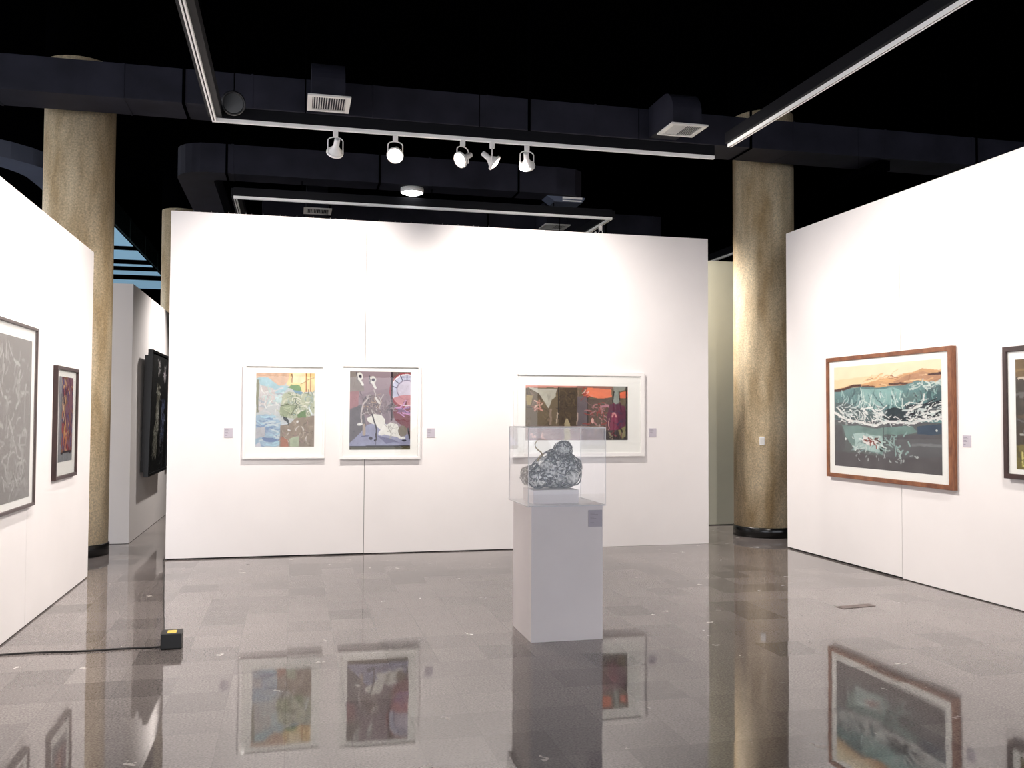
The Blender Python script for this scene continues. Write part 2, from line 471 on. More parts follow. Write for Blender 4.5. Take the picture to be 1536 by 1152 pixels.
YT = 8.1375
spotlight(0.332, YT, (0.05, 9.95, 2.35), 370, None, 'white wire yoke spotlight with unlit looking head, leftmost of the five on the front track', cone=104, yoke_rz=0.05)
spotlight(0.859, YT, (1.55, 5.9, 1.1), 110, M_bulb, 'brightest spotlight facing the viewer, second from the left on the front track', cone=70, head=(-0.16, -0.75, -0.62), yoke_rz=0.05)
spotlight(1.471, YT, (-1.8, 7.6, 1.3), 520, M_bulb, 'lit spotlight with its socket pointing right, middle one of the front track', cone=80, head=(-0.62, -0.36, -0.42), yoke_rz=0.5)
spotlight(1.745, YT, (5.45, 7.3, 1.5), 620, M_bulb_soft, 'lit spotlight with its socket pointing upper left, fourth on the front track', cone=90, head=(0.62, -0.12, -0.52), yoke_rz=1.35)
spotlight(2.075, YT, (2.7, 9.95, 2.35), 370, None, 'white wire yoke spotlight with tilted head, rightmost of the five on the front track', cone=104, yoke_rz=0.1)
spotlight(-0.69, 4.75, (-1.8, 6.4, 1.6), 460, M_bulb_soft, 'white spotlight on the left overhead track above the grey framed picture', cone=130)
spotlight(3.918, 3.95, (5.48, 5.5, 1.4), 330, M_bulb_soft, 'white spotlight on the right overhead track above the dark framed picture', cone=130)
spotlight(-0.69, 13.9, (-1.8, 12.8, 1.2), 460, M_bulb_soft, 'white spotlight on the rear track lighting the black pictures in the passage', cone=92)
spotlight(3.918, 11.42, (6.0, 11.6, 1.9), 560, M_bulb_soft, 'added white spotlight on the rear right track, brightening the grey green wall', cone=110)  # added lamp, there to brighten the grey green passage wall

# ================================================================ DUCTS
def duct_run(name, x0, x1, y0, y1, z0, z1, label, mat_=M_duct, hang=()):
    root = empty(name, (x0, y0, z0))
    b = MB(); b.box(0, x1 - x0, 0, y1 - y0, 0, z1 - z0, 0.008)
    b.build('duct_body', mat_, root)
    for hx in hang:
        X = hx - x0; D = y1 - y0; T = 5.897 - z0
        MB().prism([(-0.006, T), (-0.006, -0.012), (D + 0.006, -0.012), (D + 0.006, T), (D + 0.001, T), (D + 0.001, -0.008), (-0.001, -0.008), (-0.001, T)], X, X + 0.03, 'x').build('hanger_strap', M_black, root)
    for i in range(1, int((x1 - x0) / 1.2) + 1):
        X = i * 1.2 + 0.35
        if X < x1 - x0: MB().box(X, X + 0.02, -0.005, y1 - y0 + 0.005, -0.004, z1 - z0 + 0.004, 0.001).build('joint_flange', mat_, root)
    return tag(root, label, 'duct')
duct_run('air_duct', -8.0, 9.5, 9.38, 9.90, 4.545, 4.885, 'long dark rectangular air duct crossing in front of both columns', hang=(-6, -3.5, -1.1, 2.4, 5.0, 8.0))

# second duct with an elbow at its left end that turns away from the viewer
root = empty('air_duct', (-1.35, 10.85, 4.25))
def Lp(pts): return [(x + 1.35, y - 10.85) for x, y in pts]
arc = [(-1.35 + 0.38 - 0.38 * math.cos(t * PI / 12), 11.23 - 0.38 * math.sin(t * PI / 12)) for t in range(7)]
arc_in = [(-0.95 + 0.08 - 0.08 * math.cos(t * PI / 12), 11.28 - 0.08 * math.sin(t * PI / 12)) for t in range(6, -1, -1)]
pts = [(-1.35, 16.0)] + arc + [(3.15, 10.85), (3.40, 10.88), (3.52, 11.0), (3.52, 11.2)] + arc_in + [(-0.95, 16.0)]
MB().prism(Lp(pts), 0, 0.335, 'z').build('duct_body', M_duct, root)
for X in (0.62, 2.9): MB().box(X, X + 0.03, -0.005, 0.355, -0.005, 0.34).build('joint_flange', M_duct, root)
for X in (0.56, 2.3, 4.0): MB().prism([(-0.006, 1.647), (-0.006, -0.012), (0.36, -0.012), (0.36, -0.008), (-0.001, -0.008), (-0.001, 1.647)], X, X + 0.025, 'x').build('hanger_strap', M_black, root)
tag(root, 'dark air duct with rounded elbow running above and behind the back wall', 'duct')

# curved duct at far left, blue light put into its colour
root = empty('curved_air_duct', (-8.0, 10.62, 4.3))
outer = [(-8.0, 10.50), (-3.9, 10.50)]
for i in range(1, 9):
    t = i * PI / 16; outer.append((-3.9 + 1.35 * math.sin(t), 11.85 - 1.35 * math.cos(t)))
outer.append((-2.55 - 0.15, 14.2))
inner = [(-3.15, 14.2), (-3.10, 12.3)]
for i in range(7, -1, -1):
    t = i * PI / 16; inner.append((-3.95 + 0.85 * math.sin(t), 12.0 - 0.95 * math.cos(t)))
inner.append((-8.0, 11.05))
outer = [(x if i < 2 else x - 0.12, y + 0.12) for i, (x, y) in enumerate(outer)]
MB().prism([(x + 8.0, y - 10.62) for x, y in outer + inner], 0, 0.19, 'z').build('duct_body', M_blueduct, root)
MB().box(3.6, 3.63, 0.0, 0.46, -0.01, 0.2).build('joint_flange', M_blueduct, root)
for X in (2.0, 5.0): MB().box(X, X + 0.02, 0.30, 0.32, 0.19, 1.597).build('hanger_strap', M_black, root)
tag(root, 'blue lit curved duct bending away behind the left column', 'duct')

# dropping grille boxes
def grille_elbow(x0, x1, yf, yb, z, yduct, label, top=0.40, deep=True):
    """a boxed elbow leaving the duct and turning down onto a square supply grille"""
    root = empty('supply_grille', (x0, yf, z))
    w = x1 - x0; dpt = yb - yf; back = yduct - yf
    r = 0.25
    prof = [(0.045, 0.015), (0.045, top - r)]
    for i in range(1, 9):
        t = i * PI / 16
        prof.append((0.045 + r - r * math.cos(t), top - r + r * math.sin(t)))
    prof += [(back - 0.002, top), (back - 0.002, 0.06), (dpt - 0.03, 0.06), (dpt - 0.03, 0.015)]
    MB().prism(prof, 0.035, w - 0.055, 'x').build('elbow_box', M_duct, root)
    MB().tube([(w / 2, dpt * 0.8, top), (w / 2, dpt * 0.8, 5.897 - z)], 0.005, 6).build('hanger_rod', M_black, root)
    f = MB(); t = 0.045
    f.box(0, w, 0, t, 0, 0.018, 0.003); f.box(0, w, dpt - t, dpt, 0, 0.018, 0.003)
    f.box(0, t, t, dpt - t, 0, 0.018, 0.003); f.box(w - t, w, t, dpt - t, 0, 0.018, 0.003)
    f.build('grille_frame', M_vent, root)
    MB().box(t, w - t, t, dpt - t, 0.030, 0.034).build('grille_back', M_ventd, root)
    s = MB(); n = 14
    for i in range(n):
        X = t + 0.012 + (w - 2 * t - 0.024) * i / (n - 1)
        tilt = 0.012 * (1 if i >= n // 2 else -1)
        s.prism([(X, 0.002), (X + 0.003, 0.002), (X + 0.003 + tilt, 0.026), (X + tilt, 0.026)], t, dpt - t, 'y')
    s.build('grille_slats', M_vent, root)
    return tag(root, label, 'vent')
grille_elbow(0.095, 0.50, 8.72, 9.18, 4.50, 9.385, 'white slatted supply grille under a dark elbow box, above the leftmost spotlight')
grille_elbow(3.745, 4.152, 8.665, 9.065, 4.50, 9.385, 'white framed supply grille under a dark rounded elbow box, near the right overhead track')
grille_elbow(0.11, 0.51, 13.45, 13.85, 4.47, 14.34, 'small far supply grille peeping over the back wall, left of centre')
grille_elbow(3.78, 4.19, 13.65, 14.05, 4.47, 14.34, 'small far supply grille peeping over the back wall near its right end')
duct_run('air_duct', -0.5, 6.0, 14.35, 14.80, 4.52, 4.86, 'distant dark duct hidden in the shadow behind the rear lighting track', hang=(0.5, 3.0, 5.0))

# outlet with slats at the right end of the second duct
root = empty('slot_outlet', (3.05, 10.93, 4.25))
MB().prism([(0, -0.006), (0.10, -0.075), (0.46, -0.075), (0.50, -0.012), (0.44, -0.006)], 0, 0.26, 'y').build('outlet_body', M_blueduct, root)
MB().box(0.20, 0.45, -0.004, 0.0, -0.066, -0.05).box(0.20, 0.46, -0.004, 0.0, -0.034, -0.010).build('outlet_slat', M_vent, root)
tag(root, 'small slotted air outlet below the right end of the rear duct', 'vent')

# round fitting beside the track corner
root = empty('round_speaker', (-0.526, 8.0, 4.127))
root.rotation_euler = (R(105), 0, R(-4)); root.scale = (0.93, 0.93, 0.93)
MB().lathe([(0.098, -0.02), (0.108, -0.01), (0.110, 0.01), (0.104, 0.022), (0.092, 0.022), (0.088, 0.008)], 40, caps=False).build('rim', M_black_gloss, root)
MB().lathe([(0.098, -0.02), (0.100, -0.06), (0.080, -0.12), (0.04, -0.15)], 40).lathe([(0.088, 0.006), (0.06, -0.004), (0.02, -0.008)], 40).build('can', M_black_gloss, root)
b = MB().tube([(0, 0.09, -0.06), (0, 1.78, -0.54)], 0.006, 6); b.build('stem', M_black, root)
tag(root, 'round glossy black ceiling fitting beside the left corner of the front track', 'fitting')

# round LED lamp under the second duct
root = empty('ceiling_lamp', (1.373, 11.03, 4.25))
MB().lathe([(0.135, -0.055), (0.14, -0.05), (0.14, 0.0)], 40).build('lamp_body', M_vent, root)
MB().lathe([(0.02, -0.078), (0.09, -0.072), (0.130, -0.0555)], 40).build('diffuser', M_disc, root)
tag(root, 'glowing round white lamp under the duct above the back wall', 'ceiling light')

# dark beam running away under the duct on the right, small bracket on it
root = empty('steel_channel', (6.62, 9.3, 4.38))
MB().box(0, 0.14, 0, 6.5, 0, 0.12, 0.005).build('channel', M_black, root)
for yy in (2.0, 5.0): MB().tube([(0.07, yy, 0.12), (0.07, yy, 1.517)], 0.006, 6).build('hanger_rod', M_black, root)
tag(root,
    'black steel channel crossing below the long duct right of the right column', 'beam')
root = empty('hanging_hook', (6.24, 9.2, 3.53))
MB().box(0, 0.015, 0, 0.01, 0, 0.055).box(0, 0.06, 0, 0.01, 0.045, 0.058).build('hook', M_track, root)
MB().tube([(0.035, 0.005, 0.058), (0.035, 0.005, 2.367)], 0.001, 5).build('wire', M_black, root)
tag(root,
    'tiny pale hook hanging in the dark above the right wall', 'hook')

# distant ceiling panels on the left, their daylight put in as glow
for i, (y0, y1) in enumerate([(19.3, 21.7), (21.95, 23.6), (24.0, 24.7), (25.1, 26.2), (26.8, 29.0)]):
    root = empty('glowing_ceiling_panel', (-9.0, y0, 5.2))
    MB().box(0, 5.5, 0, y1 - y0, 0.02, 0.03).build('panel_face', M_panel_glow, root)
    f = MB(); f.box(-0.05, 5.52, -0.07, 0.0, -0.03, 0.06); f.box(-0.05, 5.52, y1 - y0, y1 - y0 + 0.07, -0.03, 0.06); f.box(5.5, 5.53, 0, y1 - y0, 0.0, 0.06)
    f.build('panel_frame', M_black, root)
    nm = ['first and nearest', 'second nearest', 'third and narrowest', 'fourth', 'fifth and farthest'][i]
    tag(root, 'pale blue ceiling panel seen past the left column, ' + nm + ' of five', 'glowing_ceiling_panel', 'blue ceiling panels beyond the left column')
struct(MB().box(-9.1, -3.44, 18.6, 31.5, 5.27, 5.3).box(-9.1, -3.44, 18.55, 18.6, 5.27, 5.9).build('ceiling_far_bay', M_black))
b = MB(); b.box(-3.44, -3.40, 18.6, 30, 5.17, 5.62)
for yy in (20.5, 22.5, 24.5, 27): b.box(-3.40, -3.38, yy, yy + 0.12, 5.17, 5.62)
struct(b.build('trim_1', M_teal))

# ================================================================ PAINTED PICTURES
class Art:
    def __init__(s, w, h, base, seed=1, warp=0.012, warpf=9):
        s.w, s.h = w, h
        s.rs = np.random.RandomState(seed)
        u, v = np.meshgrid((np.arange(w) + .5) / w, (np.arange(h) + .5) / h)
        s.u0, s.v0 = u, v
        s.asp = w / h
        s.u = u + warp * (s.noise(warpf) - .5) * 2
        s.v = v + warp * (s.noise(warpf) - .5) * 2
        s.c = np.zeros((h, w, 3)); s.c[:] = base
    def noise(s, f, oct=3):
        out = np.zeros((s.h, s.w)); amp = 1.0; tot = 0
        for k in range(oct):
            n = int(f * 2 ** k) + 2
            g = s.rs.rand(n + 1, n + 1)
            x = s.u0 * (n - 1); y = s.v0 * (n - 1)
            i = np.floor(x).astype(int); j = np.floor(y).astype(int)
            a = x - i; b = y - j; a = a * a * (3 - 2 * a); b = b * b * (3 - 2 * b)
            out += amp * ((g[j, i] * (1 - a) + g[j, i + 1] * a) * (1 - b) + (g[j + 1, i] * (1 - a) + g[j + 1, i + 1] * a) * b)
            tot += amp; amp *= 0.5
        return out / tot
    def put(s, m, col, var=0.10, f=14, a=1.0):
        n = 1 + var * 2 * (s.noise(f) - .5)
        cc = np.array(col)[None, None, :] * n[..., None]
        m = (m.astype(float) * a)[..., None]
        s.c = s.c * (1 - m) + cc * m
        return s
    def poly(s, pts, col, **k):
        u, v = s.u, s.v; ins = np.zeros(u.shape, bool); n = len(pts)
        for i in range(n):
            x1, y1 = pts[i]; x2, y2 = pts[(i + 1) % n]
            if y1 == y2: continue
            c = ((y1 > v) != (y2 > v)) & (u < (x2 - x1) * (v - y1) / (y2 - y1) + x1)
            ins ^= c
        return s.put(ins, col, **k)
    def ell(s, cx, cy, rx, ry, col, **k):
        return s.put(((s.u - cx) / rx) ** 2 + ((s.v - cy) / ry) ** 2 < 1, col, **k)
    def line(s, pts, wd, col, a=1.0, raw=False):
        u, v = (s.u0, s.v0) if raw else (s.u, s.v)
        m = np.zeros(u.shape, bool)
        for (x1, y1), (x2, y2) in zip(pts, pts[1:]):
            ax, ay = (x2 - x1) * s.asp, (y2 - y1); px, py = (u - x1) * s.asp, v - y1
            t = np.clip((px * ax + py * ay) / (ax * ax + ay * ay + 1e-9), 0, 1)
            m |= (px - t * ax) ** 2 + (py - t * ay) ** 2 < wd * wd
        return s.put(m, col, var=0.06, a=a)
    def strokes(s, n, box, ln, wd, cols, ang=(0, 6.283), a=1.0, bend=0.8):
        x0, y0, x1, y1 = box
        for _ in range(n):
            x = s.rs.uniform(x0, x1); y = s.rs.uniform(y0, y1); t = s.rs.uniform(*ang); l = ln * s.rs.uniform(.4, 1.3)
            p = [(x, y)]
            for k in range(3):
                x += l / 3 * math.cos(t) / s.asp; y += l / 3 * math.sin(t); t += s.rs.uniform(-bend, bend); p.append((x, y))
            s.line(p, wd * s.rs.uniform(.5, 1.2), cols[s.rs.randint(len(cols))], a=a)
        return s
    def mesh(s, name, w, h, gain, parent, loc):
        """w x h metres, local x right, z up, facing -y"""
        H, Wd = s.h, s.w
        xs = np.linspace(0, w, Wd); zs = np.linspace(h, 0, H)
        X, Z = np.meshgrid(xs, zs)
        co = np.zeros((H * Wd, 3)); co[:, 0] = X.ravel(); co[:, 2] = Z.ravel()
        idx = np.arange(H * Wd).reshape(H, Wd)
        f = np.stack([idx[:-1, :-1], idx[1:, :-1], idx[1:, 1:], idx[:-1, 1:]], -1).reshape(-1, 4)
        me = bpy.data.meshes.new(name)
        me.vertices.add(len(co)); me.vertices.foreach_set('co', co.ravel())
        me.loops.add(f.size); me.loops.foreach_set('vertex_index', f.ravel())
        me.polygons.add(len(f)); me.polygons.foreach_set('loop_start', np.arange(0, f.size, 4))
        me.update(calc_edges=True); me.validate()
        c = np.clip(s.c, 0, 255) / 255.0
        c = np.where(c <= 0.04045, c / 12.92, ((c + 0.055) / 1.055) ** 2.4) * gain
        lum = (c @ np.array([0.2126, 0.7152, 0.0722]))[..., None]
        c = np.clip(lum + (c - lum) * 0.92 + 0.004, 0.002, 0.85)
        at = me.color_attributes.new('ink', 'FLOAT_COLOR', 'POINT')
        at.data.foreach_set('color', np.concatenate([c.reshape(-1, 3), np.ones((H * Wd, 1))], 1).ravel())
        me.materials.append(M_print)
        o = bpy.data.objects.new(name, me); COL.objects.link(o); o.parent = parent; o.location = loc
        return o

def frame_ring(w, h, fw, dep, back=0.0):
    """mitred moulding ring; front face at y=-dep"""
    b = MB(); bm = b.bm
    prof = [(0, -back), (0, -dep + 0.003), (0.003, -dep), (fw - 0.003, -dep), (fw, -dep + 0.003), (fw, -back)]
    cor = [(0, 0, 1, 1), (w, 0, -1, 1), (w, h, -1, -1), (0, h, 1, -1)]
    rings = [[bm.verts.new((cx + sx * t, y, cz + sz * t)) for t, y in prof] for cx, cz, sx, sz in cor]
    for i in range(4):
        A, B = rings[i], rings[(i + 1) % 4]
        for j in range(len(prof)):
            k = (j + 1) % len(prof)
            bm.faces.new((A[j], B[j], B[k], A[k]))
    return b

def picture(name, loc, rz, w, h, fw, dep, fmat, art, ax0, az0, aw, ah, gain, label, recess=0.018, glass=True, tilt=0.0, mat_board=M_matw):
    root = empty(name, loc, rz)
    if tilt: root.rotation_euler = (tilt, 0, rz)
    frame_ring(w, h, fw, dep).build('frame', fmat, root)
    yb = -dep + recess
    MB().box(fw - 0.004, w - fw + 0.004, yb, -0.002, fw - 0.004, h - fw + 0.004).build('mount_board', mat_board, root)
    art.mesh('print', aw, ah, gain, root, (ax0, yb - 0.0015, az0))
    if glass:
        MB().box(fw - 0.004, w - fw + 0.004, -dep + 0.006, -dep + 0.008, fw - 0.004, h - fw + 0.004).build('glass', M_glass, root)
    return tag(root, label, 'picture')

# --- print 1: pale blue garden view
def art_garden():
    a = Art(132, 168, (196, 200, 202), 3, 0.02, 8)
    a.poly([(0, 0), (.62, 0), (.5, .15), (.42, .2), (.3, .15), (.15, .08), (0, .08)], (222, 184, 158))
    a.poly([(.6, -.05), (1.1, -.05), (1.1, .27), (.8, .25), (.5, .17)], (252, 216, 152))
    a.poly([(.62, -.05), (.83, -.05), (.82, .12), (.62, .13)], (250, 228, 186))
    a.line([(.855, 0), (.855, .25)], .009, (186, 120, 62), raw=True); a.line([(.925, 0), (.925, .25)], .006, (186, 120, 62), raw=True)
    a.line([(.75, .14), (1, .06)], .005, (170, 140, 80)); a.line([(.61, .02), (.6, .12)], .007, (150, 110, 80))
    a.poly([(.0, .07), (.2, .06), (.4, .17), (.55, .2), (.45, .3), (.3, .25), (.08, .18)], (166, 202, 214))
    a.poly([(.07, .17), (.3, .2), (.36, .35), (.15, .48), (.06, .55)], (206, 196, 194))
    a.poly([(.33, .28), (.47, .26), (.5, .36), (.42, .42), (.33, .38)], (194, 218, 220))
    a.strokes(46, (.08, .22, .42, .6), .12, .008, [(212, 206, 208), (178, 200, 208), (226, 226, 222), (170, 178, 190), (186, 214, 210)])
    a.poly([(.01, .09), (.06, .09), (.05, .54), (.01, .54)], (138, 136, 110))
    a.poly([(0, .58), (.2, .56), (.43, .64), (.43, .98), (0, 1)], (160, 186, 208))
    a.strokes(36, (0, .58, .36, .96), .16, .011, [(120, 148, 186), (170, 208, 226), (146, 166, 196), (196, 210, 218)], ang=(-.3, .4), bend=.3)
    a.poly([(0, .74), (.16, .72), (.16, .87), (0, .88)], (186, 184, 190)); a.ell(.24, .9, .12, .03, (104, 128, 172))
    a.poly([(0, .96), (.08, .93), (.1, 1.1), (0, 1.1)], (206, 204, 214))
    a.poly([(.45, .3), (.55, .26), (.9, .28), (1.1, .33), (1.1, .52), (.85, .6), (.7, .62), (.5, .6), (.4, .52)], (178, 184, 156))
    a.strokes(70, (.5, .26, 1, .56), .10, .007, [(122, 138, 104), (208, 208, 180), (150, 166, 150), (90, 100, 90), (224, 222, 208), (160, 178, 190)])
    a.poly([(.53, .21), (.6, .155), (.74, .16), (.79, .235), (.7, .25), (.6, .22)], (118, 158, 98))
    a.poly([(.62, .23), (.8, .25), (.76, .29), (.66, .27)], (112, 152, 178))
    a.poly([(.4, .48), (.5, .42), (.69, .44), (.6, .56), (.5, .6), (.42, .56)], (152, 164, 126)); a.strokes(10, (.43, .46, .6, .56), .1, .004, [(190, 196, 160), (110, 124, 90)])
    a.line([(.42, .46), (.55, .43), (.69, .44), (.6, .56)], .006, (96, 106, 70))
    a.poly([(.42, .70), (.6, .68), (.7, .6), (1.1, .57), (1.1, 1.1), (.42, 1.1)], (146, 128, 108), var=.14)
    a.strokes(40, (.45, .7, .98, .95), .07, .006, [(176, 160, 142), (112, 98, 80), (208, 198, 190), (160, 130, 120)])
    a.poly([(.70, .56), (.84, .50), (.86, .60), (.72, .62)], (100, 132, 72))
    a.poly([(.44, .86), (.55, .89), (.59, 1.1), (.44, 1.1)], (178, 112, 80)); a.poly([(.58, .88), (.74, .86), (.72, 1.1), (.61, 1.1)], (172, 184, 152))
    a.poly([(.46, .58), (.53, .60), (.57, .65), (.56, .71), (.53, .66), (.48, .62)], (48, 54, 54))
    a.ell(.56, .765, .03, .012, (232, 228, 230)); a.ell(.71, .67, .02, .02, (232, 228, 226)); a.line([(.9, .46), (.95, .56)], .008, (226, 236, 240)); a.line([(.45, .685), (.54, .68)], .009, (206, 214, 222))
    return a

def art_clock():
    a = Art(140, 178, (152, 132, 142), 5, 0.008, 9)
    a.poly([(-.1, -.1), (.14, -.1), (.24, .25), (-.1, .3)], (138, 128, 124)); a.poly([(-.1, .27), (.15, .25), (.14, .5), (-.1, .56)], (164, 116, 122))
    a.poly([(-.1, .52), (.2, .42), (.28, .7), (.05, .92), (-.1, 1.1)], (106, 100, 106)); a.poly([(.15, .3), (.68, .2), (.68, .66), (.3, .7)], (140, 122, 132))
    a.poly([(.68, -.1), (1.1, -.1), (1.1, .55), (.68, .6)], (112, 92, 90)); a.poly([(.68, .46), (1.1, .44), (1.1, .84), (.75, .62)], (122, 52, 62))
    a.poly([(.3, .68), (.5, .64), (.8, .72), (1.1, .88), (1.1, .97), (-.05, .97)], (152, 154, 186))
    a.poly([(-.1, .955), (1.1, .945), (1.1, 1.1), (-.1, 1.1)], (84, 78, 54)); a.line([(0, .955), (1, .95)], .007, (34, 26, 30), raw=True)
    cx, cy = .93, .235
    for rx, col in [(.285, (158, 62, 72)), (.262, (236, 232, 236)), (.245, (188, 190, 216)), (.165, (120, 100, 130)), (.15, (200, 190, 210))]:
        a.ell(cx, cy, rx, rx * .79, col)
    a.poly([(.7, .34), (.84, .30), (1.1, .29), (1.1, .44), (.8, .42)], (196, 112, 116), a=.8)
    a.line([(.68, .33), (.76, .42), (.9, .46), (1, .46)], .014, (146, 36, 50)); a.ell(.91, .405, .03, .03, (110, 30, 40))
    for t in (-2.9, -2.45, -2.0, -1.57): a.line([(cx + .17 * math.cos(t), cy + .134 * math.sin(t)), (cx + .25 * math.cos(t), cy + .2 * math.sin(t))], .006, (70, 64, 90))
    a.line([(.685, 0), (.685, .62)], .011, (42, 22, 34), raw=True)
    for x, y in ((.16, .07), (.37, .11)):
        a.ell(x, y, .055, .05, (216, 214, 210)); a.ell(x + .01, y, .028, .02, (66, 60, 80)); a.line([(x, y + .03), (x + .05, y + .1)], .014, (226, 226, 222)); a.line([(x - .05, y - .05), (x - .04, y + .05)], .006, (90, 84, 96))
    a.poly([(.22, .4), (.3, .3), (.48, .32), (.5, .52), (.3, .56), (.2, .52)], (126, 110, 112))
    a.strokes(70, (.2, .3, .52, .54), .07, .005, [(192, 182, 180), (84, 74, 84), (162, 140, 140), (180, 150, 130), (104, 92, 100)])
    a.line([(.3, .34), (.22, .42), (.19, .55), (.2, .65)], .008, (200, 190, 190)); a.line([(.42, .34), (.48, .4)], .014, (214, 208, 206)); a.ell(.17, .675, .05, .016, (240, 240, 238))
    a.strokes(30, (.5, .4, .7, .52), .1, .006, [(120, 104, 110), (96, 84, 94), (150, 134, 140)]); a.strokes(14, (.7, .46, .95, .54), .14, .007, [(198, 140, 190), (122, 100, 150)], ang=(-.2, .2))
    for p in ([(.28, .60), (.40, .545), (.52, .56), (.58, .61), (.58, .68), (.5, .74), (.42, .68), (.3, .64)], [(.52, .80), (.56, .70), (.66, .65), (.78, .67), (.81, .72), (.84, .86), (.76, .83), (.66, .82), (.57, .80), (.52, .82)]):
        a.poly(p, (232, 230, 224), var=.05)
    a.line([(.5, .79), (.58, .69)], .022, (238, 236, 232)); a.strokes(12, (.6, .68, .8, .8), .08, .004, [(170, 166, 160)])
    a.line([(.37, .55), (.44, .73), (.44, .87)], .009, (52, 44, 56)); a.line([(.43, .87), (.43, .96)], .004, (70, 64, 84)); a.ell(.87, .76, .075, .07, (118, 106, 88)); a.line([(.96, .73), (.99, .85)], .012, (30, 28, 30)); a.ell(.88, .845, .04, .018, (240, 240, 238)); a.ell(.9, .88, .04, .012, (40, 40, 60))
    a.poly([(.45, .82), (.6, .84), (.82, .9), (.6, .92)], (112, 110, 148)); a.ell(.26, .825, .07, .01, (104, 108, 150)); a.line([(.24, .69), (.24, .80)], .018, (178, 160, 146)); a.ell(.35, .855, .03, .02, (56, 50, 68)); a.ell(.42, .875, .02, .014, (56, 50, 68))
    return a

def art_interior():
    a = Art(224, 118, (112, 96, 72), 8, 0.006, 12)
    a.strokes(120, (0, .1, 1, 1), .16, .012, [(124, 106, 78), (98, 84, 62), (132, 110, 92), (90, 76, 60)])
    a.poly([(-.1, -.1), (.5, -.1), (.5, .03), (-.1, .05)], (222, 148, 132)); a.poly([(.48, -.1), (.86, -.1), (.84, .05), (.5, .04)], (150, 96, 84))
    a.poly([(.33, .05), (.5, .03), (.5, .75), (.32, .78)], (78, 62, 42)); a.strokes(50, (.34, .1, .48, .7), .12, .008, [(58, 46, 30), (96, 80, 54), (70, 52, 40)])
    a.poly([(.5, .2), (.6, .18), (.6, .78), (.49, .78)], (106, 94, 100)); a.line([(.318, .03), (.318, .6)], .010, (44, 36, 30), raw=True); a.line([(.603, .2), (.603, .75)], .008, (30, 22, 24), raw=True)
    a.poly([(.02, .03), (.14, .06), (.3, .06), (.29, .2), (.25, .26), (.225, .42), (.18, .30), (.13, .15)], (188, 184, 170)); a.poly([(.2, .1), (.26, .1), (.22, .3)], (172, 168, 154))
    a.poly([(.01, .17), (.075, .19), (.05, .37), (.015, .35)], (168, 148, 98)); a.strokes(16, (.08, .28, .15, .46), .08, .012, [(208, 150, 136), (150, 100, 80), (220, 180, 160)])
    a.line([(.245, .44), (.24, .7)], .02, (150, 128, 112)); a.line([(.31, .5), (.30, .68)], .012, (196, 176, 156)); a.line([(.505, .5), (.495, .7)], .010, (190, 164, 150))
    a.poly([(.60, .03), (.83, .06), (.84, .2), (.75, .24), (.62, .2), (.55, .17)], (250, 128, 84), var=.06); a.strokes(12, (.54, .06, .62, .22), .08, .010, [(230, 150, 140), (236, 200, 190), (160, 60, 50)])
    a.poly([(.92, .12), (1.0, .08), (1.0, .22), (.92, .22)], (244, 112, 72)); a.poly([(.83, -.1), (1.0, -.1), (.97, .07), (.9, .1), (.86, .1)], (152, 154, 144))
    a.poly([(.6, .24), (.84, .22), (.82, .8), (.61, .76)], (94, 76, 66)); a.strokes(44, (.61, .3, .8, .72), .12, .012, [(150, 62, 58), (176, 120, 122), (104, 90, 76), (128, 96, 92)])
    a.ell(.65, .64, .014, .05, (236, 180, 170)); a.line([(.74, .38), (.8, .36)], .02, (188, 126, 142))
    a.poly([(.82, .34), (.87, .3), (.92, .34), (.975, .38), (.985, .7), (.93, .84), (.8, .86), (.79, .56)], (104, 40, 70)); a.poly([(.83, .5), (.9, .5), (.9, .83), (.82, .84)], (142, 48, 84)); a.strokes(18, (.82, .36, .96, .7), .12, .008, [(84, 30, 60), (70, 50, 90), (132, 60, 84)])
    a.ell(.883, .2, .036, .13, (150, 158, 150)); a.line([(.86, .1), (.845, .3)], .012, (50, 44, 44)); a.line([(.91, .1), (.92, .26)], .010, (58, 50, 50)); a.line([(.845, .56), (.855, .5)], .016, (226, 150, 150)); a.line([(.87, .5), (.88, .56)], .016, (226, 150, 150)); a.line([(.81, .6), (.81, .9)], .008, (216, 160, 150))
    a.poly([(.76, .82), (1, .8), (1, 1.1), (.76, 1.1)], (62, 50, 52)); a.poly([(.9, .82), (.97, .74), (.98, .92), (.93, .98)], (142, 134, 90)); a.strokes(14, (.8, .84, .97, .98), .08, .012, [(36, 30, 34), (150, 140, 110), (120, 50, 60)])
    a.poly([(0, .74), (.76, .74), (.76, 1.1), (0, 1.1)], (150, 122, 116)); a.strokes(50, (.02, .76, .74, .98), .12, .014, [(166, 136, 132), (134, 106, 104), (180, 150, 146), (140, 120, 110)]); a.strokes(10, (.04, .88, .18, .95), .05, .012, [(226, 180, 166)])  # paler band: reflection in the case's glass, painted into the print
    a.poly([(.375, .7), (.39, .6), (.405, .6), (.43, .7), (.43, 1.1), (.37, 1.1)], (178, 162, 124)); a.line([(.985, 0), (.985, 1)], .012, (36, 30, 32), raw=True)
    return a

